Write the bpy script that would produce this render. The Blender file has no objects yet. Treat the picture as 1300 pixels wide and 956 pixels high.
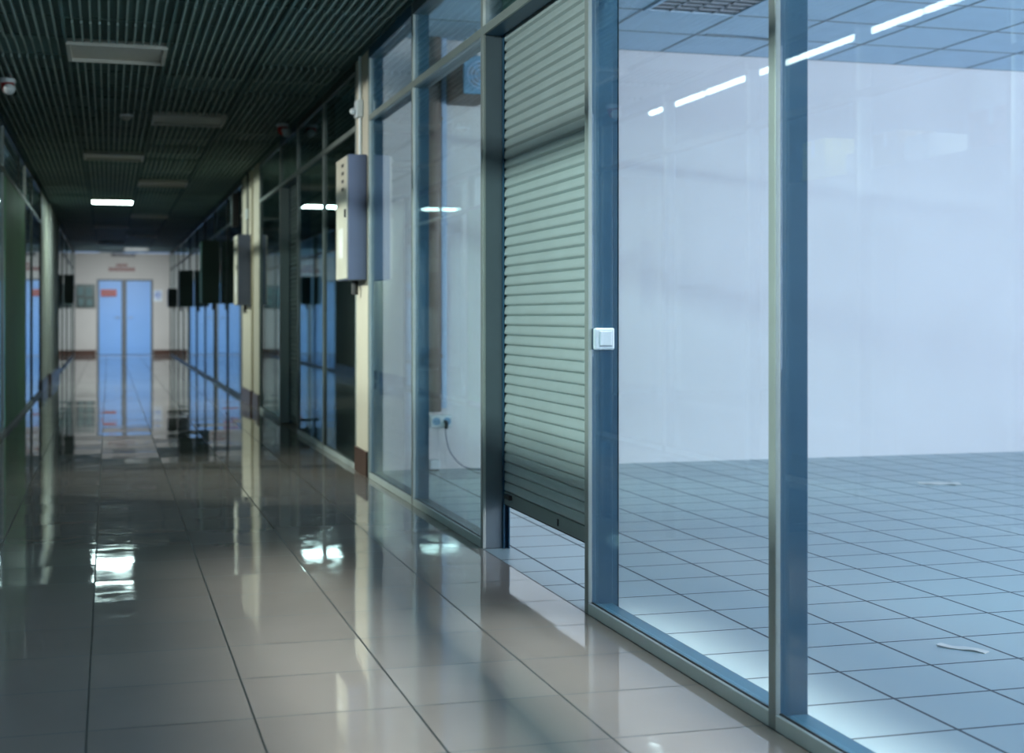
import bpy, bmesh, math, random
from mathutils import Vector, Matrix
random.seed(4)
sc = bpy.context.scene
COL = sc.collection
PI = math.pi

# ------------------------------------------------------------ camera, world, lights, exposure
cam_d = bpy.data.cameras.new('camera')
cam = bpy.data.objects.new('camera', cam_d)
COL.objects.link(cam)
sc.camera = cam
cam_d.sensor_width = 36.0
cam_d.lens = 36.0 * 1803 / 1300
cam_d.shift_y = -(478 - 402) / 1300.0
cam_d.clip_start = 0.05
cam_d.clip_end = 120
cam.location = (0, 0, 1.0)
cam.rotation_euler = (PI / 2, 0, -math.radians(15.85))
cam_d.dof.use_dof = True
cam_d.dof.focus_distance = 4.7
cam_d.dof.aperture_fstop = 3.2

sc.view_settings.view_transform = 'Standard'
sc.view_settings.look = 'None'
sc.view_settings.gamma = 1.0
sc.view_settings.use_curve_mapping = False
sc.view_settings.exposure = 0.6
cy = sc.cycles
cy.max_bounces = 14
cy.diffuse_bounces = 4
cy.glossy_bounces = 8
cy.transmission_bounces = 8
cy.transparent_max_bounces = 32
cy.sample_clamp_indirect = 6.0
cy.caustics_reflective = False
cy.caustics_refractive = False
cy.use_denoising = True
cy.use_adaptive_sampling = False

world = bpy.data.worlds.new('world')
sc.world = world
world.use_nodes = True
world.node_tree.nodes['Background'].inputs[0].default_value = (0.45, 0.65, 1.0, 1)
world.node_tree.nodes['Background'].inputs[1].default_value = 0.4


def area_light(name, loc, direction, sx, sy, power, color, spread=180):
    d = bpy.data.lights.new(name, 'AREA')
    d.shape = 'RECTANGLE'
    d.size, d.size_y = sx, sy
    d.energy = power
    d.color = color
    d.spread = math.radians(spread)
    o = bpy.data.objects.new(name, d)
    COL.objects.link(o)
    o.location = loc
    o.rotation_euler = Vector(direction).to_track_quat('-Z', 'Y').to_euler()
    return o


# daylight entering the vacant shop through its outer windows (x = 8.9); the rear light is added fill, that wall has no window
area_light('shop_window_daylight', (8.85, 1.6, 1.55), (-1, 0.25, 0), 5.0, 2.0, 395, (0.92, 0.87, 0.88))
area_light('shop_rear_fill', (5.8, -0.9, 1.6), (0, 1, 0), 5.0, 1.8, 90, (0.80, 0.86, 1.0))
# added narrow overhead beam, no fixture built, brightening the corridor floor beside the glass
area_light('corridor_floor_fill', (1.74, 3.3, 2.79), (-0.25, 0, -1), 5.2, 0.12, 75, (1.0, 0.93, 0.83), 36)
# strip lights deep in the shop across the corridor, shining over its shelving; the last one is added fill
area_light('opposite_strip_and_fill', (-3.2, 2.4, 2.74), (1, 0, -0.25), 4.6, 0.10, 370, (0.95, 1.0, 0.97))
area_light('opposite_strip_and_fill', (-3.4, 10.3, 2.74), (4.95, -1.35, -1.7), 0.25, 0.06, 20, (1.0, 0.95, 0.88), 50)
area_light('opposite_strip_and_fill', (-3.4, 15.3, 2.74), (4.95, 1.0, -1.4), 0.6, 0.06, 6, (0.98, 0.98, 0.90), 55)
area_light('opposite_strip_and_fill', (-3.2, 16.9, 2.70), (4.75, -0.7, -1.4), 0.4, 0.10, 17, (0.98, 0.98, 0.90), 60)  # added fill aimed at the second cream pillar
# added overhead light standing in for daylight at the corridor's end
area_light('end_daylight_fill', (0.35, 34.2, 2.45), (0.0, 0.8, -0.42), 1.6, 0.3, 28, (0.85, 0.93, 1.0), 85)


# ------------------------------------------------------------ materials
def new_mat(name):
    m = bpy.data.materials.new(name)
    m.use_nodes = True
    nt = m.node_tree
    return m, nt, nt.nodes['Principled BSDF']


def mat(name, color, rough=0.5, metal=0.0, var=0.06, scale=3.0, bump=0.0, coat=0.0, spec=0.5, bscale=None):
    m, nt, b = new_mat(name)
    b.inputs['Roughness'].default_value = rough
    b.inputs['Metallic'].default_value = metal
    b.inputs['Coat Weight'].default_value = coat
    b.inputs['Specular IOR Level'].default_value = spec
    tc = nt.nodes.new('ShaderNodeTexCoord')
    n = nt.nodes.new('ShaderNodeTexNoise')
    n.inputs['Scale'].default_value = scale
    n.inputs['Detail'].default_value = 5
    nt.links.new(tc.outputs['Object'], n.inputs['Vector'])
    r = nt.nodes.new('ShaderNodeValToRGB')
    r.color_ramp.elements[0].position = 0.3
    r.color_ramp.elements[1].position = 0.7
    r.color_ramp.elements[0].color = tuple(c * (1 - var) for c in color) + (1,)
    r.color_ramp.elements[1].color = tuple(min(1, c * (1 + var)) for c in color) + (1,)
    nt.links.new(n.outputs['Fac'], r.inputs['Fac'])
    nt.links.new(r.outputs['Color'], b.inputs['Base Color'])
    if bump:
        n2 = nt.nodes.new('ShaderNodeTexNoise')
        n2.inputs['Scale'].default_value = bscale or scale * 6
        n2.inputs['Detail'].default_value = 3
        nt.links.new(tc.outputs['Object'], n2.inputs['Vector'])
        bp = nt.nodes.new('ShaderNodeBump')
        bp.inputs['Strength'].default_value = bump
        bp.inputs['Distance'].default_value = 0.01
        nt.links.new(n2.outputs['Fac'], bp.inputs['Height'])
        nt.links.new(bp.outputs['Normal'], b.inputs['Normal'])
    return m


def emit_mat(name, color, strength):
    m, nt, b = new_mat(name)
    b.inputs['Base Color'].default_value = (0.8, 0.8, 0.8, 1)
    b.inputs['Emission Color'].default_value = color + (1,)
    b.inputs['Emission Strength'].default_value = strength
    return m


def glass_mat(name, tint, haze=0.0):
    """thin architectural glass: tinted see-through with an angle-dependent reflection on each face"""
    m = bpy.data.materials.new(name)
    m.use_nodes = True
    nt = m.node_tree
    nt.nodes.clear()
    out = nt.nodes.new('ShaderNodeOutputMaterial')
    tr = nt.nodes.new('ShaderNodeBsdfTransparent')
    tr.inputs[0].default_value = tint + (1,)
    gl = nt.nodes.new('ShaderNodeBsdfGlossy')
    gl.inputs['Color'].default_value = (0.92, 0.98, 1, 1)
    gl.inputs['Roughness'].default_value = 0.0
    geo = nt.nodes.new('ShaderNodeNewGeometry')
    dot = nt.nodes.new('ShaderNodeVectorMath')
    dot.operation = 'DOT_PRODUCT'
    nt.links.new(geo.outputs['Incoming'], dot.inputs[0])
    nt.links.new(geo.outputs['Normal'], dot.inputs[1])
    ab = nt.nodes.new('ShaderNodeMath'); ab.operation = 'ABSOLUTE'
    nt.links.new(dot.outputs['Value'], ab.inputs[0])
    om = nt.nodes.new('ShaderNodeMath'); om.operation = 'SUBTRACT'
    om.inputs[0].default_value = 1.0
    nt.links.new(ab.outputs[0], om.inputs[1])
    pw = nt.nodes.new('ShaderNodeMath'); pw.operation = 'POWER'
    pw.inputs[1].default_value = 5.0
    nt.links.new(om.outputs[0], pw.inputs[0])
    ma = nt.nodes.new('ShaderNodeMath'); ma.operation = 'MULTIPLY_ADD'
    ma.inputs[1].default_value = 0.955
    ma.inputs[2].default_value = 0.045
    nt.links.new(pw.outputs[0], ma.inputs[0])
    mx = nt.nodes.new('ShaderNodeMixShader')
    nt.links.new(ma.outputs[0], mx.inputs[0])
    nt.links.new(tr.outputs[0], mx.inputs[1])
    nt.links.new(gl.outputs[0], mx.inputs[2])
    nt.links.new(mx.outputs[0], out.inputs[0])
    return m


def tile_mat(name, size_x, size_y, off_x, off_y, base, grout, gw, r0, r1, var=0.05, wav=0.03, tilt=0.012, spec=1.0):
    m, nt, b = new_mat(name)
    L = nt.links.new
    geo = nt.nodes.new('ShaderNodeNewGeometry')
    sep = nt.nodes.new('ShaderNodeSeparateXYZ')
    L(geo.outputs['Position'], sep.inputs[0])

    def mth(op, a, b_=None, c=None):
        n = nt.nodes.new('ShaderNodeMath')
        n.operation = op
        for i, v in enumerate((a, b_, c)):
            if v is None:
                continue
            if isinstance(v, (int, float)):
                n.inputs[i].default_value = v
            else:
                L(v, n.inputs[i])
        return n.outputs[0]
    cells, dists = [], []
    for ax, s, o in ((0, size_x, off_x), (1, size_y, off_y)):
        t = mth('DIVIDE', mth('SUBTRACT', sep.outputs[ax], o), s)
        fl = mth('FLOOR', t)
        fr = mth('SUBTRACT', t, fl)
        cells.append(fl)
        dists.append(mth('MULTIPLY', mth('MINIMUM', fr, mth('SUBTRACT', 1.0, fr)), s))
    d = mth('MINIMUM', dists[0], dists[1])
    g = mth('LESS_THAN', d, gw)
    comb = nt.nodes.new('ShaderNodeCombineXYZ')
    L(cells[0], comb.inputs[0]); L(cells[1], comb.inputs[1])
    wn = nt.nodes.new('ShaderNodeTexWhiteNoise')
    wn.noise_dimensions = '2D'
    L(comb.outputs[0], wn.inputs['Vector'])
    nz = nt.nodes.new('ShaderNodeTexNoise')
    nz.inputs['Scale'].default_value = 2.2
    nz.inputs['Detail'].default_value = 6
    nz.inputs['Distortion'].default_value = 0.8
    L(geo.outputs['Position'], nz.inputs['Vector'])
    v = mth('ADD', mth('MULTIPLY', mth('SUBTRACT', wn.outputs['Value'], 0.5), var * 1.4),
            mth('MULTIPLY', mth('SUBTRACT', nz.outputs['Fac'], 0.5), var * 3))
    v = mth('ADD', v, 1.0)
    vm = nt.nodes.new('ShaderNodeVectorMath'); vm.operation = 'SCALE'
    vm.inputs[0].default_value = base
    L(v, vm.inputs['Scale'])
    mix = nt.nodes.new('ShaderNodeMix'); mix.data_type = 'RGBA'
    L(g, mix.inputs[0]); L(vm.outputs[0], mix.inputs[6])
    mix.inputs[7].default_value = grout + (1,)
    L(mix.outputs[2], b.inputs['Base Color'])
    # roughness: scuffs and mop marks
    n2 = nt.nodes.new('ShaderNodeTexNoise')
    n2.inputs['Scale'].default_value = 5.0
    n2.inputs['Detail'].default_value = 7
    n2.inputs['Distortion'].default_value = 1.8
    L(geo.outputs['Position'], n2.inputs['Vector'])
    mr = nt.nodes.new('ShaderNodeMapRange')
    mr.inputs['From Min'].default_value = 0.42
    mr.inputs['From Max'].default_value = 0.72
    mr.inputs['To Min'].default_value = r0
    mr.inputs['To Max'].default_value = r1
    L(n2.outputs['Fac'], mr.inputs['Value'])
    L(mth('ADD', mr.outputs[0], mth('MULTIPLY', g, 0.5)), b.inputs['Roughness'])
    # each tile lies at a very slightly different tilt; the joints are sunk
    nrm = nt.nodes.new('ShaderNodeVectorMath'); nrm.operation = 'SUBTRACT'
    L(wn.outputs['Color'], nrm.inputs[0]); nrm.inputs[1].default_value = (0.5, 0.5, 0.5)
    sc_ = nt.nodes.new('ShaderNodeVectorMath'); sc_.operation = 'MULTIPLY'
    L(nrm.outputs[0], sc_.inputs[0]); sc_.inputs[1].default_value = (tilt / 2, tilt, 0.0)
    ad = nt.nodes.new('ShaderNodeVectorMath'); ad.operation = 'ADD'
    L(sc_.outputs[0], ad.inputs[0]); ad.inputs[1].default_value = (0, 0, 1)
    nn = nt.nodes.new('ShaderNodeVectorMath'); nn.operation = 'NORMALIZE'
    L(ad.outputs[0], nn.inputs[0])
    bp = nt.nodes.new('ShaderNodeBump')
    bp.inputs['Strength'].default_value = 0.2
    bp.inputs['Distance'].default_value = 0.002
    n3 = nt.nodes.new('ShaderNodeTexNoise')
    n3.inputs['Scale'].default_value = 9.0
    n3.inputs['Detail'].default_value = 2
    L(geo.outputs['Position'], n3.inputs['Vector'])
    L(mth('SUBTRACT', mth('MULTIPLY', n3.outputs['Fac'], wav), g), bp.inputs['Height'])
    L(nn.outputs[0], bp.inputs['Normal'])
    L(bp.outputs['Normal'], b.inputs['Normal'])
    b.inputs['Specular IOR Level'].default_value = spec
    return m


M = {}
M['floor'] = tile_mat('glossy_beige_tile', 0.4, 0.4, -0.051, 3.976, (0.33, 0.305, 0.275), (0.03, 0.04, 0.035), 0.0030, 0.02, 0.10, 0.06)
M['shop_floor'] = tile_mat('matt_grey_tile', 0.292, 0.29, 1.686, 3.594, (0.37, 0.49, 0.53), (0.06, 0.08, 0.10), 0.0048, 0.33, 0.34, 0.012, 0.0, 0.0, 0.4)
M['plain_floor'] = mat('old_concrete', (0.3, 0.3, 0.29), 0.6, scale=2)
M['alu'] = mat('aluminium_profile', (0.27, 0.315, 0.30), 0.42, 0.3, 0.05, 9, bump=0.02)
M['alu_mid'] = mat('mid_grey_profile', (0.085, 0.12, 0.14), 0.35, 0.2, 0.05, 6)  # same profile, lightened where no blue glass covers the view
M['alu_light'] = mat('lit_aluminium_sill', (0.58, 0.66, 0.64), 0.4, 0.2, 0.05, 9)  # paler than the other caps, light falling on the sill painted in
M['alu_side'] = mat('shaded_blue_profile', (0.02, 0.075, 0.13), 0.4, 0.0, 0.05, 6, spec=0.25)  # dim light and the blue glass tint are put into this colour
M['dark_alu'] = mat('dark_anodised_profile', (0.03, 0.045, 0.04), 0.35, 0.4, 0.1, 6)
M['gasket'] = mat('black_rubber_gasket', (0.01, 0.012, 0.012), 0.6)
M['slat'] = mat('grey_green_shutter_slats', (0.40, 0.49, 0.485), 0.36, 0.2, 0.04, 5, bump=0.03)
M['rail'] = mat('shutter_rail', (0.25, 0.32, 0.31), 0.35, 0.4)
M['wall'] = mat('white_plaster', (0.74, 0.75, 0.78), 0.75, 0, 0.03, 1.4, bump=0.12, bscale=30)
M['cream'] = mat('cream_painted_plaster', (0.62, 0.58, 0.47), 0.5, 0, 0.05, 2.5, bump=0.08, bscale=30)
M['hall_wall'] = mat('pale_cream_wall', (0.55, 0.53, 0.48), 0.6, 0, 0.04, 2)
M['plinth'] = mat('brown_tile_plinth', (0.085, 0.045, 0.032), 0.3, 0, 0.15, 8)
M['void'] = mat('ceiling_void', (0.07, 0.145, 0.145), 0.7, 0, 0.2, 1.5)
M['ribs'] = mat('ceiling_louvre_slats', (0.26, 0.36, 0.34), 0.5, 0.1, 0.1, 4)
M['tee'] = mat('ceiling_tee', (0.10, 0.18, 0.175), 0.6, 0.0, 0.1, 4)
M['diffuser'] = mat('prismatic_diffuser', (0.50, 0.48, 0.42), 0.35, 0, 0.06, 30, bump=0.2, bscale=200)
M['housing'] = mat('luminaire_housing', (0.45, 0.46, 0.42), 0.4)
M['lit'] = emit_mat('lit_diffuser', (0.72, 1.0, 0.97), 22.0)
M['tube'] = emit_mat('lit_tube', (0.85, 1.0, 0.97), 12.0)
M['tile_ceiling'] = mat('blue_lit_mineral_ceiling', (0.52, 0.69, 0.86), 0.8, 0, 0.04, 5, bump=0.2, bscale=80)  # reflected blue light is tinted into the white tiles
M['tgrid'] = mat('ceiling_grid', (0.20, 0.25, 0.29), 0.5)
M['dark_cell'] = mat('dark_louvre_cell', (0.05, 0.07, 0.09), 0.5)
M['glass'] = glass_mat('blue_tinted_glass', (0.885, 0.93, 0.955))
M['glass_grey'] = glass_mat('dimming_grey_glass', (0.76, 0.78, 0.78))  # grey tint added to dim the strip light on the shutter's top
M['glass_clear'] = glass_mat('faintly_green_glass', (0.90, 0.965, 0.955))
M['glass_dark'] = glass_mat('dusty_dark_glass', (0.62, 0.76, 0.76))
M['cabinet'] = mat('grey_enamel_cabinet', (0.12, 0.15, 0.24), 0.4, 0.0, 0.03, 5)
M['cabinet_door'] = mat('cream_enamel_door', (0.62, 0.60, 0.50), 0.4)
M['green_cab'] = mat('dark_green_cabinet', (0.025, 0.07, 0.05), 0.4)
M['green'] = mat('green_laminate_panel', (0.15, 0.40, 0.20), 0.5, 0, 0.12, 1.2)
M['plastic'] = mat('white_plastic', (0.66, 0.74, 0.78), 0.3)
M['black'] = mat('black_plastic', (0.012, 0.012, 0.014), 0.4)
M['pipe'] = mat('taupe_painted_pipe', (0.30, 0.25, 0.23), 0.5)
M['blue_pipe'] = mat('pale_blue_conduit', (0.45, 0.62, 0.86), 0.4)
M['red'] = mat('red_plastic', (0.42, 0.03, 0.025), 0.35)
M['door_blue'] = mat('pale_blue_door_paint', (0.20, 0.42, 0.80), 0.45, 0, 0.03, 2)
M['door_frame'] = mat('grey_door_frame', (0.10, 0.12, 0.13), 0.5)
M['sign_red'] = mat('red_sign_face', (0.36, 0.035, 0.03), 0.4)
M['sign_blue'] = mat('blue_sign_ink', (0.08, 0.18, 0.55), 0.4)
M['brown_text'] = mat('brown_red_lettering', (0.20, 0.05, 0.04), 0.5)
M['cardboard'] = mat('cardboard', (0.45, 0.34, 0.22), 0.8, 0, 0.1, 6)
M['shelf'] = mat('grey_metal_shelving', (0.34, 0.37, 0.42), 0.5, 0.2)
M['pink'] = mat('pink_printed_card', (0.62, 0.28, 0.27), 0.6, 0, 0.35, 14)
M['yellow'] = mat('yellow_plastic_bag', (0.75, 0.62, 0.12), 0.5)
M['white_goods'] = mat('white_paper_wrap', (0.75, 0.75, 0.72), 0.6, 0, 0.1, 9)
M['brass'] = mat('steel_hardware', (0.5, 0.5, 0.5), 0.3, 0.9)
M['fan_face'] = mat('blue_grey_fan_face', (0.16, 0.34, 0.52), 0.4)
M['duct'] = mat('brown_duct_box', (0.24, 0.19, 0.17), 0.6)


# ------------------------------------------------------------ geometry helpers
def BM():
    return bmesh.new()


def bx(bm, x0, x1, y0, y1, z0, z1):
    vs = [bm.verts.new((x, y, z)) for x in (x0, x1) for y in (y0, y1) for z in (z0, z1)]
    for f in ((0, 1, 3, 2), (4, 6, 7, 5), (0, 4, 5, 1), (2, 3, 7, 6), (0, 2, 6, 4), (1, 5, 7, 3)):
        bm.faces.new([vs[i] for i in f])
    return bm


def tube(bm, pts, r, seg=12, caps=True):
    pts = [Vector(p) for p in pts]
    rings = []
    for i, p in enumerate(pts):
        d = (pts[min(i + 1, len(pts) - 1)] - pts[max(i - 1, 0)]).normalized()
        a = d.orthogonal().normalized() if i == 0 else None
        if a is None:
            a = (prev - d * prev.dot(d)).normalized()
        prev = a
        b = d.cross(a)
        rr = r[i] if isinstance(r, (list, tuple)) else r
        rings.append([bm.verts.new(p + (a * math.cos(2 * PI * k / seg) + b * math.sin(2 * PI * k / seg)) * rr) for k in range(seg)])
    for i in range(len(rings) - 1):
        for k in range(seg):
            bm.faces.new((rings[i][k], rings[i][(k + 1) % seg], rings[i + 1][(k + 1) % seg], rings[i + 1][k]))
    if caps:
        bm.faces.new(rings[0][::-1]); bm.faces.new(rings[-1])
    return bm


def link(name, bm, m, parent=None, bevel=0.0, smooth=False, loc=None):
    bmesh.ops.recalc_face_normals(bm, faces=bm.faces)
    me = bpy.data.meshes.new(name)
    bm.to_mesh(me)
    bm.free()
    me.materials.append(m)
    if smooth:
        for p in me.polygons:
            p.use_smooth = True
    o = bpy.data.objects.new(name, me)
    COL.objects.link(o)
    if parent:
        o.parent = parent
    if loc:
        o.location = loc
    if bevel:
        b = o.modifiers.new('bevel', 'BEVEL')
        b.width = bevel
        b.segments = 2
        b.limit_method = 'ANGLE'
    return o


def thing(name, label, cat, loc=(0, 0, 0), group=None, kind=None):
    o = bpy.data.objects.new(name, None)
    o.empty_display_size = 0.1
    COL.objects.link(o)
    o.location = loc
    return tag(o, label, cat, group, kind)


def tag(o, label=None, cat=None, group=None, kind=None):
    if label: o['label'] = label
    if cat: o['category'] = cat
    if group: o['group'] = group
    if kind: o['kind'] = kind
    return o


def struct(name, bm, m, label=None, cat=None, **k):
    return tag(link(name, bm, m, **k), label, cat, None, 'structure')


def copy_tree(o, parent=None):
    c = o.copy()
    COL.objects.link(c)
    c.parent = parent
    for ch in list(o.children):
        copy_tree(ch, c)
    return c


# ------------------------------------------------------------ dimensions
XR, XL = 1.552, -0.851          # corridor faces of the two shopfronts
HC = 2.66                        # corridor ceiling
HS = 2.82                        # shop ceilings
YE = 38.5                        # end wall
DP = 0.084                       # profile depth
TZ0, TZ1 = 2.213, 2.248          # transom

# ------------------------------------------------------------ floors and ceilings
struct('floor', bx(BM(), XL - 0.001, XR, -3, YE + 0.02, -0.1, 0.0), M['floor'], 'glossy beige tiled corridor floor reflecting the shopfronts', 'floor')
struct('floor_shop', bx(BM(), XR, 9.0, -1.2, 9.1, -0.1, 0.0), M['shop_floor'], 'matt blue-grey tiled floor of the vacant shop', 'floor')
struct('floor_far_shop', bx(BM(), XR, 5.0, 9.2, YE, -0.1, 0.0), M['plain_floor'], 'grey floor inside the dark shops beyond the cream pillar', 'floor')
struct('floor_opposite_shop', bx(BM(), -6.0, XL - 0.001, -3, YE, -0.1, 0.0), M['plain_floor'], 'grey floor of the shop across the corridor', 'floor')

# corridor ceiling: hung louvre trays under a dark void, 0.6 m grid
bm = BM()
bx(bm, XL, XR, -3, YE, HC + 0.034, HC + 0.12)
ceil = struct('ceiling', bm, M['void'], 'dark slatted corridor ceiling in square trays', 'ceiling')
LIGHTS = []      # (x, y, lit)
for k in range(7):
    LIGHTS.append((0.05, 3.3 + 6.0 * k, k == 3))
    if k < 6:
        LIGHTS.append((0.65, 6.3 + 6.0 * k, False))
occupied = {(round(x, 2), round(y, 2)) for x, y, l in LIGHTS}
bm = BM()
cols = [XL + 0.6 * i for i in range(5)]
cols[-1] = XR
rows = [0.6 * i - 3.0 for i in range(int((YE + 3) / 0.6) + 1)]
tray = BM()
for ri, y0 in enumerate(rows):
    y1 = min(y0 + 0.6, YE)
    for ci in range(4):
        x0, x1 = cols[ci], cols[ci + 1]
        cxm = round([-0.55, 0.05, 0.65, 1.25][ci], 2)
        if any(abs(cxm - a) < 0.05 and abs((y0 + y1) / 2 - b) < 0.1 for a, b in occupied):
            continue
        n = 12
        lift = random.choice((0.002, 0.002, 0.006, 0.012, 0.024))
        for j in range(1, n):
            x = x0 + (x1 - x0) * j / n
            bx(bm, x - 0.006, x + 0.006, y0 + 0.016, y1 - 0.016, HC + lift, HC + 0.036)
link('louvre_slats', bm, M['ribs'], ceil)
bm = BM()
for x in cols:
    bx(bm, max(XL, x - 0.008), min(XR, x + 0.008), -3, YE, HC + 0.001, HC + 0.036)
for y in rows:
    bx(bm, XL, XR, y - 0.010, y + 0.010, HC + 0.027, HC + 0.035)
link('ceiling_tees', bm, M['tee'], ceil)


def ceiling_light(lit):
    t = thing('ceiling_light', 'x', 'ceiling light')
    b = BM()
    s = 0.288
    for a in (-1, 1):
        bx(b, a * s - 0.012, a * s + 0.012, -0.3, 0.3, -0.014, 0.03)
        bx(b, -s + 0.012, s - 0.012, a * s - 0.012, a * s + 0.012, -0.014, 0.03)
    bx(b, -0.28, 0.28, -0.28, 0.28, 0.032, 0.06)
    link('housing', b, M['housing'], t)
    link('diffuser', bx(BM(), -0.276, 0.276, -0.276, 0.276, -0.008 if lit else 0.006, 0.03), M['lit' if lit else 'diffuser'], t)
    return t


unlit = None
ords = ['first', 'second', 'third', 'fourth', 'fifth', 'sixth', 'seventh']
vis_c = vis_r = 0
for x, y, l in LIGHTS:
    if y < 8.5:
        continue
    if l:
        o = ceiling_light(True)
    elif unlit is None:
        o = unlit = ceiling_light(False)
    else:
        o = copy_tree(unlit)
    o.location = (x, y, HC)
    if x < 0.3:
        rowname = 'middle row'; k = vis_c; vis_c += 1
    else:
        rowname = 'shutter-side row'; k = vis_r; vis_r += 1
    if l:
        o['label'] = 'glowing white square ceiling light, the only lit one over the corridor'
    else:
        o['label'] = 'unlit beige square ceiling light, %s visible in the %s' % (ords[k], rowname)
    o['group'] = 'square lights in the slatted corridor ceiling'

# ------------------------------------------------------------ shopfront builder
wn = [0]


def post_bm(side, y0, w=0.04, z1=HC, dp=DP):
    xf = XR if side > 0 else XL
    return bx(BM(), min(xf, xf + side * dp), max(xf, xf + side * dp), y0, y0 + w, 0, z1)


def window(side, y0, y1, label, glass='glass', frame='alu', post_near=True, post_far=False, mull=None, inner='alu_side', upper=None):
    """one glazed bay: y0 is the near edge of its near post, y1 the near edge of the next one"""
    wn[0] += 1
    xf = XR if side > 0 else XL
    t = thing('window_%d' % wn[0], label, 'window', (xf, (y0 + y1) / 2, 0), kind='structure')
    L = t.location.copy()

    def part(name, b, m, bevel=0.0):
        bmesh.ops.translate(b, verts=b.verts, vec=-L)
        return link(name, b, M[m], t, bevel)

    def B(xa, xb, ya, yb, za, zb):
        a, c = xf + side * xa, xf + side * xb
        return bx(BM(), min(a, c), max(a, c), ya, yb, za, zb)
    w = 0.036
    if post_near:
        part('post', B(0.008, DP, y0, y0 + w, 0, HC), inner, 0.002)
        part('post_cap', B(-0.004, 0.010, y0 - 0.001, y0 + w + 0.001, 0, HC), frame, 0.002)
    if post_far:
        part('post', B(0.008, DP, y1, y1 + w, 0, HC), inner, 0.002)
        part('post_cap', B(-0.004, 0.010, y1 - 0.001, y1 + w + 0.001, 0, HC), frame, 0.002)
    a, c = y0 + w, y1
    sl = part('sill', B(0.008, DP, a, c, 0, 0.034), inner, 0.002)
    part('sill_cap', B(-0.004, 0.008, a, c, 0, 0.038), 'alu_light' if frame == 'alu' else frame, 0.002)
    part('gasket', B(0.007, 0.0145, a, c, 0.034, 0.040), 'gasket')
    tr = part('transom', B(0.008, DP, a, c, TZ0, TZ1), inner, 0.002)
    part('transom_cap', B(-0.004, 0.008, a, c, TZ0 - 0.001, TZ1 + 0.001), frame, 0.002)
    part('head_rail', B(-0.004, DP, a, c, HC - 0.06, HC), inner, 0.002)
    part('glass_pane', B(0.010, 0.015, a + 0.001, c - 0.001, 0.036, TZ0 - 0.001), glass)
    if mull:
        part('upper_mullion', B(0.0, DP, mull, mull + w, TZ1 + 0.002, HC - 0.061), inner)
        part('upper_pane', B(0.010, 0.015, a + 0.001, mull - 0.001, TZ1 + 0.002, HC - 0.061), upper or glass)
        part('upper_pane', B(0.010, 0.015, mull + w + 0.001, c - 0.001, TZ1 + 0.002, HC - 0.061), upper or glass)
    else:
        part('upper_pane', B(0.010, 0.015, a + 0.001, c - 0.001, TZ1 + 0.002, HC - 0.061), upper or glass)
    return t


def door_bay(side, y0, y1, label, glass, frame, inner):
    """open bay closed by a roller shutter: posts, transom and the pane above it"""
    wn[0] += 1
    xf = XR if side > 0 else XL
    t = thing('window_%d' % wn[0], label, 'window', (xf, (y0 + y1) / 2, 0), kind='structure')
    L = t.location.copy()
    w = 0.036

    def part(name, xa, xb, ya, yb, za, zb, m, bevel=0.002):
        a, c = xf + side * xa, xf + side * xb
        b = bx(BM(), min(a, c), max(a, c), ya, yb, za, zb)
        bmesh.ops.translate(b, verts=b.verts, vec=-L)
        return link(name, b, M[m], t, bevel)
    part('post', 0.008, DP, y0, y0 + w, 0, HC, inner)
    part('post_cap', -0.004, 0.010, y0 - 0.001, y0 + w + 0.001, 0, HC, frame)
    part('transom', 0.008, DP, y0 + w, y1, TZ0, TZ1, inner)
    part('transom_cap', -0.004, 0.008, y0 + w, y1, TZ0 - 0.001, TZ1 + 0.001, frame)
    part('head_rail', -0.004, DP, y0 + w, y1, HC - 0.06, HC, inner)
    part('upper_pane', 0.010, 0.015, y0 + w + 0.001, y1 - 0.001, TZ1 + 0.002, HC - 0.061, glass, 0)
    return t


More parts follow.
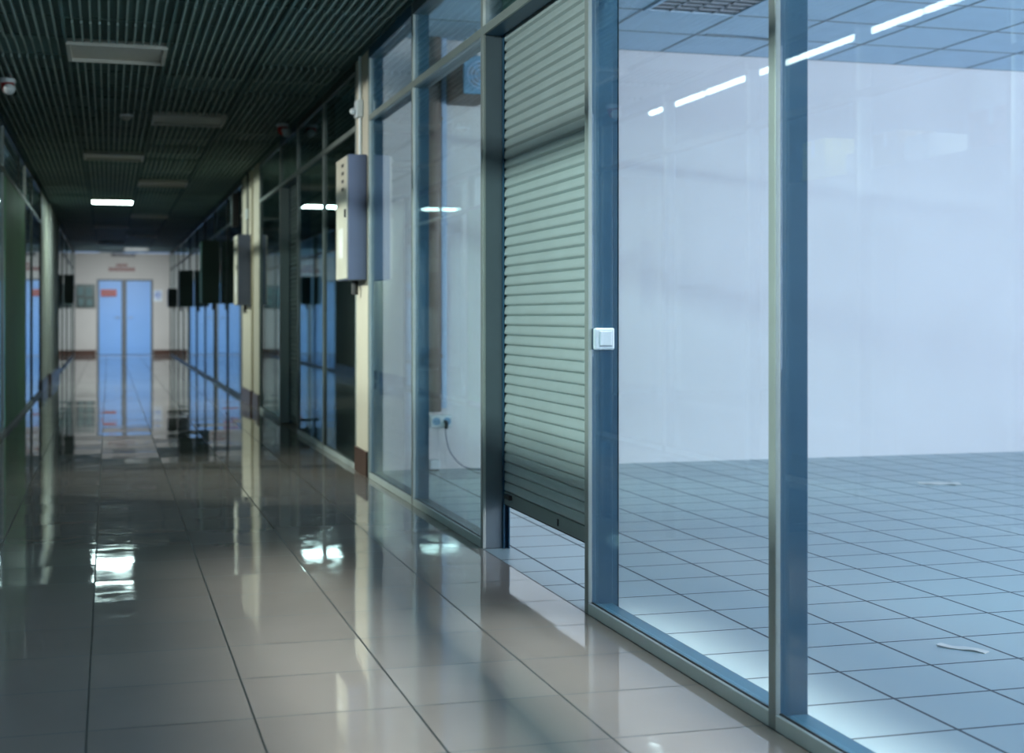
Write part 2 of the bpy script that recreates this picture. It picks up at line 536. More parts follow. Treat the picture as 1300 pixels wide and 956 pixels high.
def roller_shutter(side, y0, y1, zb, label, loc_z=0.0, full=True):
    """curtain of curved slats hung behind the frame"""
    xf = XR if side > 0 else XL
    t = thing('roller_shutter', label, 'shutter', (xf + side * 0.099, (y0 + y1) / 2, zb))
    L = t.location.copy()
    pitch, zt = 0.0421, 2.30
    n = int((zt - zb - 0.06) / pitch)
    prof = []
    for i in range(n):
        z = zb + 0.06 + i * pitch
        for k in range(9):
            a = k / 8
            bulge = 0.0095 * math.sin(PI * a ** 0.55) ** 0.8 if 0 < a < 1 else 0.0
            prof.append((-(0.002 + bulge), z + 0.0025 + a * (pitch - 0.005)))
        prof.append((0.004, z + pitch - 0.001))
    b = BM()
    back = [(0.007, zb + 0.06 + n * pitch), (0.007, zb + 0.06)]
    pts = prof + back
    ra = [b.verts.new((L.x + side * p[0] - L.x, y0 - 0.018 - L.y, p[1] - L.z)) for p in pts]
    rb = [b.verts.new((L.x + side * p[0] - L.x, y1 + 0.018 - L.y, p[1] - L.z)) for p in pts]
    for i in range(len(pts)):
        j = (i + 1) % len(pts)
        b.faces.new((ra[i], ra[j], rb[j], rb[i]))
    link('shutter_curtain', b, M['slat'], t)
    b = bx(BM(), -0.011, 0.008, y0 - L.y, y1 - L.y, 0.006, 0.062)
    br = link('bottom_rail', b, M['rail'], t, 0.003)
    link('rubber_seal', bx(BM(), -0.006, 0.004, y0 - L.y, y1 - L.y, 0.0, 0.008), M['gasket'], br)
    if full:
        link('lock_tab', bx(BM(), -0.026, -0.010, y1 - L.y - 0.13, y1 - L.y - 0.05, 0.036, 0.056), M['black'], br, 0.003)
        link('lock_slot', bx(BM(), -0.0145, -0.011, -0.10 - 0.006, -0.10 + 0.006, 0.020, 0.046), M['black'], br)
    for ya, yb in ((y0 - 0.030, y0 + 0.012), (y1 - 0.012, y1 + 0.030)):
        b = BM()
        xs = sorted((side * -0.0145, side * -0.0118))
        bx(b, xs[0], xs[1], ya - L.y, yb - L.y, -zb, 2.30 - zb)
        xs = sorted((side * 0.0085, side * 0.0125))
        bx(b, xs[0], xs[1], ya - L.y, yb - L.y, -zb, 2.30 - zb)
        yc = (ya, ya + 0.009) if ya < (y0 + y1) / 2 else (yb - 0.009, yb)
        bx(b, -0.0145, 0.0125, yc[0] - L.y, yc[1] - L.y, -zb, 2.30 - zb)
        link('guide_rail', b, M['alu_side'], t)
    b = BM()
    s8 = [(-0.013, 2.302), (0.20, 2.302), (0.20, 2.50), (0.12, 2.56), (0.04, 2.56), (-0.013, 2.50)]
    ra = [b.verts.new((side * p[0], y0 - 0.03 - L.y, p[1] - L.z)) for p in s8]
    rb = [b.verts.new((side * p[0], y1 + 0.03 - L.y, p[1] - L.z)) for p in s8]
    b.faces.new(ra[::-1]); b.faces.new(rb)
    for i in range(6):
        j = (i + 1) % 6
        b.faces.new((ra[i], ra[j], rb[j], rb[i]))
    link('roller_box', b, M['green_cab'], t)
    return t


# ------------------------------------------------------------ shopfronts on the shutter side
window(1, 0.30, 1.69, 'glass shopfront bay beside the viewer, nearest of all', post_near=True)
window(1, 1.69, 3.126, 'large blue-tinted glass bay in front of the widest stretch of empty floor')
window(1, 3.126, 4.518, 'tall blue glass bay between the light switch post and the next aluminium post toward the viewer')
door_bay(1, 4.518, 5.914, 'aluminium doorway frame with a small pane above the raised roller shutter', 'glass', 'alu', 'alu_side')
window(1, 5.914, 7.377, 'clear glass bay through which the wall socket and cable show', glass='glass_clear', inner='alu_mid')
window(1, 7.377, 8.69, 'narrow glass bay between the cream pillar and the blue post', glass='glass_clear', post_far=True)
roller_shutter(1, 4.564, 5.905, 0.186, 'grey-green slatted roller shutter, not fully lowered, beside the light switch')

# dark shop beyond the cream pillar
window(1, 9.17, 10.64, 'dark glass bay directly beyond the grey cabinet on the cream pillar', glass='glass_dark', inner='dark_alu')
window(1, 10.64, 12.17, 'dark glass bay between the second shutter and the bay by the cream pillar', glass='glass_dark', inner='dark_alu')
door_bay(1, 12.17, 13.44, 'second shutter doorway frame, deep in the corridor', 'glass_dark', 'alu', 'alu_side')
roller_shutter(1, 12.215, 13.43, 0.02, 'lowered roller shutter deep in the corridor, half hidden by glass', full=False)
window(1, 13.44, 15.30, 'dark glass bay between the second shutter and the second cream pillar', glass='glass_dark', inner='rail', post_far=True)
ys = [17.35, 19.7, 22.1, 24.4, 26.8, 29.2, 31.6, 34.0, 36.3, 38.42]
for i in range(len(ys) - 1):
    tg = window(1, ys[i], ys[i + 1], 'far dark glass bay on the shutter side, %s past the second cream pillar' %
                (['first', 'second', 'third', 'fourth', 'fifth', 'sixth', 'seventh', 'eighth', 'ninth'][i]),
                glass='glass_dark', frame='dark_alu', inner='dark_alu', post_far=(i == len(ys) - 2))

# wall band above the shopfronts, shop ceiling, partitions
b = BM()
bx(b, XR + 0.001, XR + DP, -1.2, YE, HC + 0.001, HS + 0.1)
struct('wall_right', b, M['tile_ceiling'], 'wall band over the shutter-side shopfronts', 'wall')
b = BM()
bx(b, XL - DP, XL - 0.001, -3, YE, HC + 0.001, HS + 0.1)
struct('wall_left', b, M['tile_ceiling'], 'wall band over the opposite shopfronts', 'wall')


def pillar(side, y0, y1, dx, label, mm='cream'):
    xf = XR if side > 0 else XL
    a, c = xf - side * dx, xf + side * 0.086
    p = struct('pillar', bx(BM(), min(a, c), max(a, c), y0, y1, 0, HC - 0.001), M[mm], label, 'pillar', bevel=0.006)
    a, c = xf - side * (dx + 0.012), xf + side * 0.088
    link('plinth', bx(BM(), min(a, c), max(a, c), y0 - 0.004, y1 + 0.004, 0, 0.16), M['plinth'], p, 0.003)
    return p


pillar(1, 8.735, 9.16, 0.004, 'cream plastered pillar carrying the grey cabinet beside the glass shop')
pillar(1, 15.345, 15.95, 0.006, 'second cream pillar, beyond the lowered far shutter')
pillar(1, 16.25, 17.34, 0.006, 'cream wall pier carrying the second grey cabinet')
struct('wall_recess', bx(BM(), XR + 0.05, XR + 0.086, 15.951, 16.249, 0, HC - 0.001), M['cream'], 'recessed cream strip between two pillars', 'wall')

# vacant shop
struct('wall_shop_back', bx(BM(), XR + 0.087, 9.1, 9.10, 9.20, 0, HS), M['wall'], 'white end wall of the vacant shop', 'wall')
b = BM()
bx(b, 9.0, 9.1, -1.2, 9.1, 0, 0.55)
bx(b, 9.0, 9.1, -1.2, 9.1, 2.55, HS)
for y in (-1.2, 2.0, 5.2, 8.4):
    bx(b, 9.0, 9.1, y, y + 0.7, 0.55, 2.55)
struct('wall_shop_outer', b, M['wall'], 'outer wall of the vacant shop with window openings', 'wall')
b = BM()
bx(b, XR, 9.1, -1.3, -1.2, 0, HS)
struct('wall_shop_rear', b, M['wall'], 'white wall of the vacant shop behind the viewer', 'wall')
b = BM()
bx(b, XR + DP, 9.1, -1.3, 9.2, HS, HS + 0.06)
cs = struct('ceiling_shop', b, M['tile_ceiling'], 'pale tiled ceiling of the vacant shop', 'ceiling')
b = BM()
gx = [3.64 - 0.6 * k for k in range(-9, 4)]
gy = [9.10 - 0.61 * k for k in range(0, 17)]
for x in gx:
    if XR + DP < x < 9.0:
        bx(b, x - 0.008, x + 0.008, -1.2, 9.09, HS - 0.003, HS + 0.002)
for y in gy:
    bx(b, XR + DP, 9.0, y - 0.008, y + 0.008, HS - 0.0035, HS + 0.0015)
link('ceiling_grid', b, M['tgrid'], cs)
# dark opening line where one tile sits askew
b = BM()
vs = [b.verts.new(p) for p in ((3.70, 8.44, HS - 0.004), (4.22, 8.47, HS - 0.022), (4.22, 8.50, HS - 0.004), (3.70, 8.50, HS - 0.004))]
b.faces.new(vs)
r_ = bmesh.ops.extrude_face_region(b, geom=b.faces[:])
bmesh.ops.translate(b, verts=[v for v in r_['geom'] if isinstance(v, bmesh.types.BMVert)], vec=(0, 0, 0.006))
link('lifted_tile_edge', b, M['tgrid'], cs)


def louvre_light(x, y, label):
    t = thing('louvre_ceiling_light', label, 'ceiling light', (x, y, HS))
    b = BM()
    s = 0.285
    for a in (-1, 1):
        bx(b, a * s - 0.012, a * s + 0.012, -0.297, 0.297, -0.012, 0.0)
        bx(b, -s + 0.012, s - 0.012, a * s - 0.012, a * s + 0.012, -0.012, 0.0)
    link('frame', b, M['tile_ceiling'], t)
    link('reflector', bx(BM(), -0.272, 0.272, -0.272, 0.272, -0.004, -0.0005), M['dark_cell'], t)
    b = BM()
    for k in range(1, 4):
        p = -0.272 + 0.544 * k / 4
        bx(b, p - 0.006, p + 0.006, -0.272, 0.272, -0.009, -0.004)
    for k in range(1, 6):
        p = -0.272 + 0.544 * k / 6
        bx(b, -0.272, 0.272, p - 0.009, p + 0.009, -0.009, -0.004)
    link('louvre_blades', b, M['shelf'], t)
    return t


louvre_light(3.34, 7.575, 'dark unlit louvred square light in the vacant shop ceiling')

# far shops: floor to ceiling shells
b = BM()
bx(b, XR + 0.087, 4.6, 15.4, 15.5, 0, HS)
bx(b, XR + 0.087, 4.6, 17.2, 17.3, 0, HS)
bx(b, XR + 0.087, 4.6, 29.0, 29.1, 0, HS)
bx(b, 4.6, 4.7, 9.2, YE, 0, HS)
struct('wall_far_shops', b, M['hall_wall'], 'dim walls inside the far shops', 'wall')
struct('ceiling_far_shops', bx(BM(), XR + DP, 4.7, 9.2, YE, HS, HS + 0.05), M['tile_ceiling'], 'dim ceiling of the far shops', 'ceiling')

# ------------------------------------------------------------ opposite side
bays = [(-1.4, 0.0), (0.0, 1.4), (1.4, 2.8), (2.8, 4.2), (4.2, 5.63), (5.63, 7.02), (7.02, 8.42), (8.42, 9.85), (9.85, 11.25), (11.25, 12.60)]
names = ['reflected glass bay across the corridor, %s before the black post' % s for s in
         ('eleventh', 'tenth', 'ninth', 'eighth', 'seventh', 'sixth', 'fifth', 'fourth', 'third', 'second')]
for (a, c), nm in zip(bays, names):
    window(-1, a, c, nm, glass='glass_clear', upper='glass_grey')
window(-1, 12.60, 12.93, 'slim glass strip just before the tall green panel', glass='glass_clear')
window(-1, 15.90, 17.30, 'glass strip between the tall green panel and the black post', glass='glass_clear', inner='dark_alu')
window(-1, 17.30, 19.5, 'pale green glass bay just past the black post', glass='glass_clear', frame='dark_alu', inner='dark_alu', post_far=True)
yl = [25.6, 28.6, 31.6, 35.6, 38.42]
for i in range(len(yl) - 1):
    window(-1, yl[i], yl[i + 1], 'far dark glass bay across the corridor, %s past the cream piers' % ['first', 'second', 'third', 'last'][i],
           glass='glass_dark', frame='dark_alu', inner='dark_alu', post_far=(i == 3))
pillar(-1, 19.54, 21.4, 0.004, 'cream pier across the corridor, nearer of two', 'cream')
pillar(-1, 21.9, 25.59, 0.03, 'cream pier across the corridor, farther of two', 'hall_wall')
struct('wall_recess', bx(BM(), XL - 0.086, XL - 0.05, 21.401, 21.899, 0, HC - 0.001), M['hall_wall'], 'recessed strip between the piers across the corridor', 'wall')
b = BM()
bx(b, -6.1, -6.0, -3, YE, 0, HS)
bx(b, -6.0, XL - DP - 0.0, -3.1, -3.0, 0, HS)
bx(b, -6.0, -1.17, 17.42, 17.52, 0, HS)
bx(b, -6.0, XL - 0.087, 25.6, 25.7, 0, HS)
struct('wall_opposite_shop', b, M['wall'], 'white walls of the shop across the corridor', 'wall')
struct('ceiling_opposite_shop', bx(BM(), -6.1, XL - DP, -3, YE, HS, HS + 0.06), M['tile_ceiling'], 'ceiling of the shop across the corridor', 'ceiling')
struct('wall_camera_end', bx(BM(), XL - DP, XR + DP, -3.1, -3.0, 0, HC + 0.1), M['hall_wall'], 'corridor wall behind the viewer', 'wall')
t = thing('green_panel', 'tall green infill panel set in the opposite shopfront beside the black post', 'panel', (XL, 14.42, 0))
link('board', bx(BM(), -DP, -0.004, -1.45, 1.475, 0.04, TZ0), M['green'], t, 0.004)
link('base_rail', bx(BM(), -DP, 0.004, -1.45, 1.475, 0, 0.04), M['alu'], t)
link('transom', bx(BM(), -DP, 0.004, -1.45, 1.475, TZ0, TZ1), M['alu'], t)
link('upper_pane', bx(BM(), -0.015, -0.010, -1.45, 1.475, TZ1, HC - 0.06), M['glass_clear'], t)
link('mullion', bx(BM(), -DP, 0.0, 0.45, 0.486, TZ1, HC - 0.06), M['dark_alu'], t)
link('head_rail', bx(BM(), -DP, 0.004, -1.45, 1.475, HC - 0.06, HC), M['alu_side'], t)


def tube_light(x, y0, y1, z, label):
    t = thing('tube_light', label, 'tube light', (x, (y0 + y1) / 2, z), 'tube lights reflected in the shop glass')
    h = (y1 - y0) / 2
    link('tube', tube(BM(), [(0, -h + 0.02, 0), (0, h - 0.02, 0)], 0.019), M['tube'], t, smooth=False)
    link('batten', bx(BM(), -0.03, 0.03, -h, h, 0.02, HS - z - 0.0), M['plastic'], t, 0.004)
    return t


for k, (a, c) in enumerate(((5.75, 7.2), (7.22, 8.74), (8.76, 10.28), (10.34, 11.5))):
    tube_light(-1.38, a, c, 2.755, 'glowing tube light reflected in the shop glass, %s in its line' % ['longest and first', 'second', 'third', 'smallest and last'][k])


def rack(y0, y1, label):
    t = thing('shelving_unit', label, 'shelving', (-1.62, (y0 + y1) / 2, 0), 'shelving units across the corridor')
    h = (y1 - y0) / 2
    for sy in (-1, 1):
        for sx in (-0.17, 0.15):
            link('upright', bx(BM(), sx, sx + 0.025, sy * h - 0.012, sy * h + 0.012, 0, 1.921), M['shelf'], t)
    link('back_panel', bx(BM(), 0.175, 0.185, -h + 0.012, h - 0.012, 0.05, 1.90), M['shelf'], t)
    for z in (0.12, 0.55, 0.98, 1.41, 1.90):
        link('shelf', bx(BM(), -0.17, 0.172, -h + 0.012, h - 0.012, z, z + 0.022), M['shelf'], t)
    return t


for k in range(6):
    rack(0.35 + 1.45 * k, 1.78 + 1.45 * k, 'grey open shelving unit across the corridor, %s from the viewer' % ['first', 'second', 'third', 'fourth', 'fifth', 'sixth'][k])


def carton(x, y, z, sx, sy, sz, m, label, cat='box', name='carton'):
    t = thing(name, label, cat, (x, y, z))
    link('body', bx(BM(), -sx / 2, sx / 2, -sy / 2, sy / 2, 0, sz), M[m], t, 0.006)
    link('tape', bx(BM(), -sx / 2 - 0.001, sx / 2 + 0.001, -0.022, 0.022, sz * 0.55, sz + 0.0015), M['white_goods'], t)
    return t


ZT = 1.9225
carton(-1.55, 6.62, ZT, 0.26, 0.42, 0.20, 'pink', 'pink printed box on the shelving, lower of two')
carton(-1.55, 6.60, ZT + 0.2025, 0.26, 0.40, 0.20, 'white_goods', 'pale printed box stacked on the pink one')
carton(-1.55, 7.35, ZT, 0.26, 0.25, 0.14, 'white_goods', 'small white carton on the shelving beside the pink box')
carton(-1.55, 7.70, ZT, 0.26, 0.30, 0.20, 'cardboard', 'brown carton between white cartons on the shelving')
carton(-1.55, 8.08, ZT, 0.24, 0.24, 0.12, 'white_goods', 'flat white carton beside the brown carton')
carton(-1.55, 8.62, ZT, 0.26, 0.32, 0.26, 'yellow', 'yellow carton on the shelving')
carton(-1.55, 1.9, ZT, 0.26, 0.5, 0.12, 'cardboard', 'long low brown carton near the viewer on the shelving')

# ------------------------------------------------------------ end wall
b = BM()
bx(b, XL - 0.3, -0.30, YE, YE + 0.15, 0, HC)
bx(b, 1.12, XR + 0.3, YE, YE + 0.15, 0, HC)
bx(b, -0.30, 1.12, YE, YE + 0.15, 1.98, HC)
struct('wall_end', b, M['hall_wall'], 'pale wall closing the corridor', 'wall')
struct('baseboard_end', bx(bx(BM(), XL, -0.32, YE - 0.02, YE, 0, 0.13), 1.13, XR, YE - 0.02, YE, 0, 0.13), M['plinth'], 'dark brown baseboard under the end wall', 'baseboard')


def end_door(n, x0, x1, label, hx):
    t = thing('door_%d' % n, label, 'door', ((x0 + x1) / 2, YE + 0.03, 0), kind='structure')
    w = (x1 - x0) / 2
    f = BM()
    bx(f, -w - 0.055, -w, -0.05, 0.06, 0, 1.98)
    bx(f, w, w + 0.055, -0.05, 0.06, 0, 1.98)
    bx(f, -w, w, -0.05, 0.06, 1.935, 1.98)
    link('frame', f, M['door_frame'], t)
    b = bx(BM(), -w + 0.003, w - 0.003, -0.02, 0.02, 0.01, 1.932)
    for za, zb in ((0.18, 0.85), (1.02, 1.78)):
        for (xa, xb, a, c) in ((-w + 0.09, -w + 0.11, za, zb), (w - 0.11, w - 0.09, za, zb), (-w + 0.11, w - 0.11, za, za + 0.02), (-w + 0.11, w - 0.11, zb - 0.02, zb)):
            bx(b, xa, xb, -0.027, -0.019, a, c)
    link('leaf', b, M['door_blue'], t)
    link('handle', tube(tube(BM(), [(hx, -0.02, 0.98), (hx, -0.07, 0.98)], 0.009), [(hx, -0.065, 0.98), (hx + (0.1 if hx < 0 else -0.1), -0.065, 0.98)], 0.009), M['brass'], t)
    return t


end_door(1, -0.245, 0.325, 'pale blue door at the corridor end behind the red sign', 0.22)
end_door(2, 0.445, 1.065, 'plain pale blue door at the corridor end, wider of the pair', -0.25)
struct('wall_behind_doors', bx(BM(), -0.30, 1.12, YE + 0.12, YE + 0.16, 0, 1.98), M['hall_wall'], 'wall behind the end doors', 'wall')

t = thing('door_sign', 'red rectangular sign on the pale blue end door', 'sign', (0.0, YE - 0.04, 1.62))
link('plate', bx(BM(), -0.2, 0.2, -0.012, 0.012, -0.09, 0.09), M['sign_red'], t, 0.004)
b = BM()
for k, w_ in enumerate((0.03, 0.022, 0.035, 0.02, 0.03, 0.03, 0.02)):
    x = -0.15 + k * 0.045
    bx(b, x, x + w_, -0.0145, -0.0115, -0.03, 0.03)
link('lettering', b, M['brown_text'], t)
t = thing('lettering_sign', 'two-line brown lettering on the wall above the end doors', 'sign', (0.33, YE - 0.012, 2.27))
link('backing', bx(BM(), -0.34, 0.34, 0.0, 0.008, -0.10, 0.13), M['hall_wall'], t)
b = BM()
for k in range(5):
    bx(b, -0.14 + k * 0.058, -0.14 + k * 0.058 + 0.042, -0.010, 0.0, 0.035, 0.115)
for k in range(11):
    bx(b, -0.33 + k * 0.061, -0.33 + k * 0.061 + 0.046, -0.010, 0.0, -0.085, 0.015)
link('lettering', b, M['brown_text'], t)
t = thing('round_notice', 'white notice with a blue round emblem beside the end door', 'sign', (1.24, YE - 0.006, 1.55))
link('sheet', bx(BM(), -0.11, 0.11, -0.003, 0.004, -0.15, 0.15), M['plastic'], t)
b = BM()
ring = [(0.075 * math.cos(a * PI / 12), -0.006, 0.02 + 0.09 * math.sin(a * PI / 12)) for a in range(25)]
tube(b, ring, 0.012, 6)
bx(b, -0.03, 0.03, -0.008, -0.003, -0.02, 0.06)
link('emblem', b, M['sign_blue'], t)
t = thing('exit_lamp', 'dark flat lamp box under the ceiling above the end lettering', 'lamp', (0.37, YE - 0.25, HC - 0.10))
link('body', bx(BM(), -0.28, 0.28, -0.05, 0.05, 0, 0.085), M['black'], t, 0.006)
link('bracket', bx(BM(), -0.03, 0.03, -0.03, 0.03, 0.085, 0.10), M['black'], t)


# ------------------------------------------------------------ electrical cabinets
def cabinet(side, y0, y1, z0, z1, dep, label, body='cabinet', door='cabinet_door', marks=True, xoff=0.0):
    xf = (XR if side > 0 else XL) - side * (0.006 + xoff)
    t = thing('electrical_cabinet', label, 'cabinet', (xf - side * dep / 2, (y0 + y1) / 2, z0), 'metal cabinets hung on the corridor walls')
    h, d, H = (y1 - y0) / 2, dep / 2, z1 - z0
    bd = link('body', bx(BM(), -d, d, -h, h, 0, H), M[body], t, 0.004)
    dx = -side * d
    xs = sorted((dx - side * 0.001, dx - side * 0.011))
    dr = link('door', bx(BM(), xs[0], xs[1], -h + 0.008, h - 0.008, 0.008, H - 0.008), M[door], t, 0.002)
    xs = sorted((dx - side * 0.011, dx - side * 0.020))
    link('lock', bx(BM(), xs[0], xs[1], -h + 0.03, -h + 0.05, H * 0.5, H * 0.5 + 0.05), M['black'], dr)
    if marks:
        b = BM()
        xs = sorted((dx - side * 0.011, dx - side * 0.0125))
        for k in range(4):
            bx(b, xs[0], xs[1], -0.10, -0.02, H * 0.72 + k * 0.05, H * 0.72 + k * 0.05 + 0.02)
        link('warning_mark', b, M['black'], dr)
        b = BM()
        xs = sorted((dx - side * 0.011, dx - side * 0.0125))
        bx(b, xs[0], xs[1], -0.08, 0.10, H * 0.18, H * 0.42)
        link('sticker', b, M['white_goods'], dr)
    # conduit stub below
    link('conduit', tube(BM(), [(side * d * 0.4, 0.02, -0.09), (side * d * 0.4, 0.02, 0.002)], 0.022, 10), M['black'], t)
    return t


cabinet(1, 8.76, 9.19, 1.23, 2.01, 0.115, 'large grey electrical cabinet high on the cream pillar beside the glass shop')
cabinet(1, 16.27, 16.70, 1.13, 1.93, 0.14, 'grey electrical cabinet on the second cream pier, deeper in the corridor', body='cabinet')
cabinet(1, 20.9, 21.3, 1.19, 2.10, 0.25, 'dark green cabinet on the shutter side, nearer of two', body='green_cab', door='green_cab', marks=False)
cabinet(1, 27.6, 28.0, 1.19, 1.88, 0.25, 'dark green cabinet on the shutter side, farther of two', body='green_cab', door='green_cab', marks=False)
cabinet(1, 34.2, 34.6, 1.22, 1.66, 0.20, 'small dark cabinet on the shutter side next to the end wall', body='dark_alu', door='dark_alu', marks=False)
cabinet(-1, 29.0, 29.5, 1.25, 1.82, 0.18, 'dark cabinet on the wall across the corridor', body='green_cab', door='green_cab', marks=False)
t = thing('notice_board', 'dark notice board on the end wall beside the red-signed door', 'board', (-0.58, YE - 0.05, 1.23))
link('board', bx(BM(), -0.24, 0.24, 0.0, 0.045, 0, 0.61), M['dark_alu'], t, 0.004)
b = BM()
for (x, z, w_, h_) in ((-0.19, 0.33, 0.14, 0.2), (0.0, 0.3, 0.16, 0.22), (-0.17, 0.06, 0.12, 0.18), (0.03, 0.05, 0.14, 0.17)):
    bx(b, x, x + w_, -0.003, 0.001, z, z + h_)
link('papers', b, M['tee'], t)

# pillar fittings: conduit, junction box and sensor
t = thing('conduit', 'pale conduit running down the first cream pillar to the grey cabinet', 'pipe', (XR - 0.018, 8.93, 2.02))
b = tube(BM(), [(0, 0, 0.0), (0, 0, 0.63)], 0.011, 10)
link('pipe', b, M['plastic'], t)
link('junction_box', bx(BM(), -0.03, 0.012, -0.05, 0.05, 0.24, 0.35), M['plastic'], t, 0.006)
bs = BM(); bmesh.ops.create_uvsphere(bs, u_segments=16, v_segments=10, radius=0.022)
bmesh.ops.translate(bs, verts=bs.verts, vec=(-0.045, 0, 0.28))
link('sensor', bs, M['plastic'], t, smooth=True)
t = thing('conduit', 'pale conduit running down the cream pier to the second grey cabinet', 'pipe', (XR - 0.020, 16.5, 1.935))
link('pipe', tube(BM(), [(0, 0, 0.0), (0, 0, 0.72)], 0.012, 10), M['door_frame'], t)
link('junction_box', bx(BM(), -0.02, 0.012, -0.06, 0.06, 0.18, 0.30), M['plastic'], t, 0.006)


# ceiling alarms
def alarm(loc, label, s=1):
    t = thing('alarm_beacon', label, 'alarm', loc, 'red and white alarm beacons')
    b = tube(BM(), [(0, 0, -0.03), (0, 0, 0.0)], 0.055, 20)
    link('base', b, M['plastic'], t, smooth=False)
    b = BM()
    tube(b, [(0, 0, -0.03), (0, 0, -0.06), (0, 0, -0.09), (0, 0, -0.105)], [0.045, 0.043, 0.03, 0.008], 20)
    link('dome', b, M['red'], t, smooth=True)
    b = BM()
    tube(b, [(0.0, -0.03, -0.06), (0.015, -0.09, -0.075), (0.02, -0.12, -0.09)], [0.02, 0.028, 0.040], 16)
    link('horn', b, M['plastic'], t, smooth=True)
    return t


alarm((-0.68, 10.5, HC), 'red and white alarm beacon under the ceiling across from the cream pillar')
alarm((1.44, 12.3, HC), 'red and white alarm beacon under the ceiling above the dark shopfront')
t = thing('smoke_detector', 'small round smoke detector on the slatted ceiling between two unlit lights', 'detector', (0.14, 12.1, HC))
link('base', tube(BM(), [(0, 0, -0.015), (0, 0, 0.0)], 0.055, 20), M['plastic'], t)
link('head', tube(BM(), [(0, 0, -0.045), (0, 0, -0.03), (0, 0, -0.014)], [0.02, 0.04, 0.042], 20), M['housing'], t)
t = thing('loudspeaker', 'slim black loudspeaker high on the shutter side past the cream pier', 'speaker', (XR - 0.05, 17.8, 2.10))
link('body', bx(BM(), -0.04, 0.042, -0.09, 0.09, 0, 0.42), M['black'], t, 0.008)
link('grille', bx(BM(), -0.046, -0.04, -0.075, 0.075, 0.02, 0.40), M['dark_alu'], t)

# ------------------------------------------------------------ light switch on the door post
t = thing('light_switch', 'white square light switch on the blue post beside the roller shutter', 'switch', (1.6005, 4.5175, 0.925))
link('surround', bx(BM(), -0.036, 0.036, -0.020, 0.0, -0.037, 0.037), M['plastic'], t, 0.006)
link('rocker', bx(BM(), -0.018, 0.024, -0.0245, -0.019, -0.022, 0.026), M['plastic'], t, 0.002)
link('trim_line', bx(BM(), -0.019, 0.026, -0.0205, -0.0195, -0.0255, -0.0235), M['tgrid'], t)

def streak(x, y, a, L, W, label):  # thin pale strip added in place of an unidentified streak on the tiles
    t = link('pale_streak', bx(BM(), -L / 2, L / 2, -W / 2, W / 2, 0.0005, 0.002), M['white_goods'])
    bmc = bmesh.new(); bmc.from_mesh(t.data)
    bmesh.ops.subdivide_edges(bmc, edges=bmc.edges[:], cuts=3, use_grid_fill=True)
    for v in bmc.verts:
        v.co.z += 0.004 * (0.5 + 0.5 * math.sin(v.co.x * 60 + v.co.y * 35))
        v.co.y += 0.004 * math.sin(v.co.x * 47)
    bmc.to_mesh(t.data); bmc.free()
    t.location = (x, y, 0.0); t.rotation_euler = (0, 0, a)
    return tag(t, label, 'paper', 'pale streaks on the empty shop floor')


streak(4.78, 7.48, -0.35, 0.24, 0.10, 'pale strip on the tiled shop floor, farther of two')
streak(2.47, 3.74, -0.95, 0.15, 0.035, 'thin pale scrap on the shop floor, nearer of two')

# ------------------------------------------------------------ things on the vacant shop's end wall
t = thing('heating_pipe', 'taupe vertical pipe on the white shop wall above the socket', 'pipe', (2.045, 9.05, 0.38))
link('pipe', tube(BM(), [(0, 0, 0), (0, 0, HS - 0.38)], 0.042, 20), M['pipe'], t, smooth=True)
for z in (0.35, 1.9):
    link('clamp', bx(BM(), -0.05, 0.05, -0.010, 0.048, z, z + 0.025), M['pipe'], t)
t = thing('wall_conduit', 'slim pale blue conduit beside the taupe pipe', 'pipe', (2.11, 9.078, 0.40))
link('channel', bx(BM(), -0.018, 0.018, -0.020, 0.02, 0, HS - 0.40), M['blue_pipe'], t, 0.004)
link('clip', bx(BM(), -0.024, 0.024, -0.024, 0.02, 1.2, 1.22), M['blue_pipe'], t)

t = thing('wall_socket', 'white double wall socket low on the shop wall below the pipe', 'socket', (2.095, 9.10, 0.315))
link('plate', bx(BM(), -0.075, 0.075, -0.035, -0.001, -0.042, 0.042), M['plastic'], t, 0.007)
for sx in (-0.035, 0.037):
    b = tube(BM(), [(sx, -0.038, 0), (sx, -0.033, 0)], 0.026, 20)
    so = link('outlet', b, M['fan_face'], t)
    b = BM()
    tube(b, [(sx - 0.009, -0.040, 0), (sx - 0.009, -0.037, 0)], 0.0035, 8)
    tube(b, [(sx + 0.009, -0.040, 0), (sx + 0.009, -0.037, 0)], 0.0035, 8)
    link('pin_hole', b, M['black'], so)
t = thing('power_cable', 'thin grey cable drooping from the wall socket to the floor', 'cable', (2.12, 9.05, 0.3))
pts = []
ctl = [(0, 0.01, -0.02), (0.0, -0.005, -0.08), (0.02, -0.01, -0.17), (0.075, -0.02, -0.25), (0.14, -0.04, -0.29), (0.22, -0.12, -0.295), (0.36, -0.25, -0.295)]
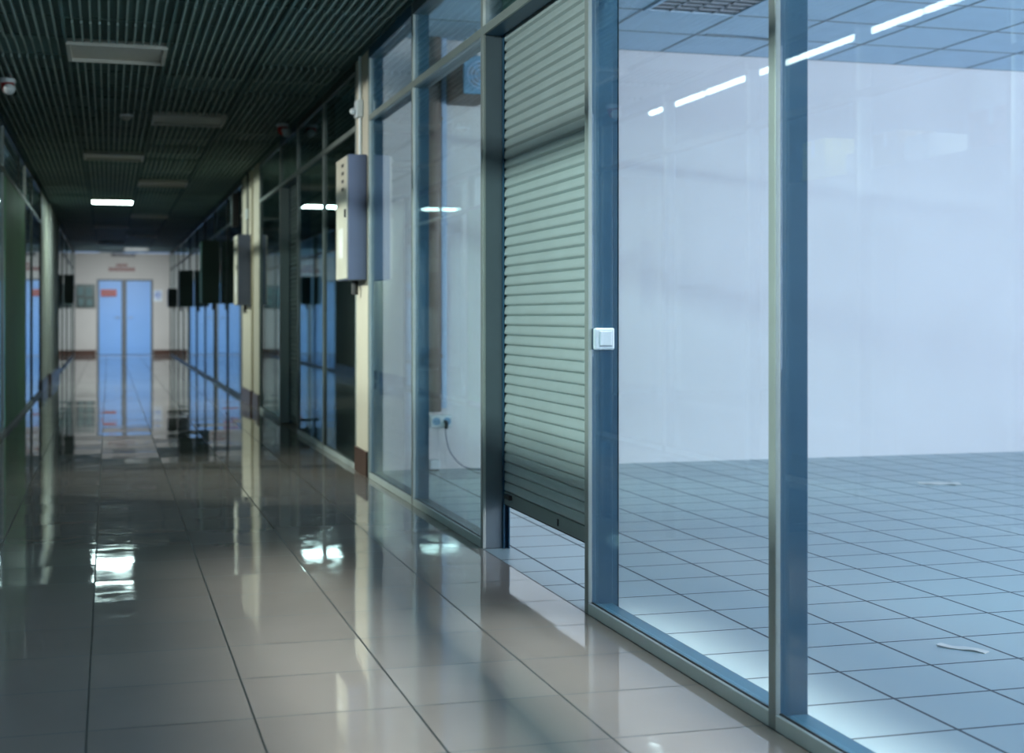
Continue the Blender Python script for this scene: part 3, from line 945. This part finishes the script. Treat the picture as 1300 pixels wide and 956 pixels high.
for i in range(len(ctl) - 1):
    p0 = Vector(ctl[max(0, i - 1)]); p1 = Vector(ctl[i]); p2 = Vector(ctl[i + 1]); p3 = Vector(ctl[min(len(ctl) - 1, i + 2)])
    for k in range(6):
        u = k / 6
        pts.append(0.5 * ((2 * p1) + (p2 - p0) * u + (2 * p0 - 5 * p1 + 4 * p2 - p3) * u * u + (3 * p1 - p0 - 3 * p2 + p3) * u ** 3))
link('wire', tube(BM(), pts, 0.004, 8), M['cabinet'], t, smooth=True)
link('plug', tube(BM(), [(0, 0.012, 0.012), (0, -0.02, 0.005), (0, -0.012, -0.03)], 0.012, 10), M['black'], t)
t = thing('floor_box', 'small pale box on the floor below the socket', 'box', (2.035, 9.02, 0))
link('body', bx(BM(), -0.035, 0.035, -0.03, 0.05, 0.006, 0.07), M['plastic'], t, 0.01)
link('foot', bx(BM(), -0.028, 0.028, -0.024, 0.045, 0.0, 0.008), M['black'], t)

t = thing('duct_fan', 'boxed ventilation fan with a round blue face near the shop ceiling', 'fan', (2.235, 8.85, 2.39))
link('casing', bx(BM(), -0.11, 0.11, -0.24, 0.25, 0, 0.24), M['duct'], t, 0.006)
fc = link('face', bx(BM(), -0.11, 0.11, -0.262, -0.241, 0, 0.24), M['fan_face'], t, 0.008)
b = BM()
for r in (0.085, 0.06, 0.035):
    tube(b, [(r * math.cos(a * PI / 14), -0.264, 0.12 + r * math.sin(a * PI / 14)) for a in range(29)], 0.004, 6, False)
link('round_grille', b, M['blue_pipe'], fc)
b = BM()
for k in range(5):
    a0 = 2 * PI * k / 5
    vs = [b.verts.new((r * math.cos(a0 + da), -0.2635 + dy, 0.12 + r * math.sin(a0 + da))) for r, da, dy in ((0.015, 0, 0), (0.08, -0.1, 0), (0.08, 0.6, 0.001), (0.015, 0.9, 0.001))]
    b.faces.new(vs)
link('blades', b, M['tgrid'], fc)
t = thing('ceiling_support', 'thin hanging bracket tying the fan box to the ceiling', 'bracket', (2.235, 8.85, 2.632))
link('rod', bx(BM(), -0.008, 0.008, -0.15, -0.134, 0, HS - 2.632), M['tgrid'], t)
link('rod', bx(BM(), -0.008, 0.008, 0.134, 0.15, 0, HS - 2.632), M['tgrid'], t)
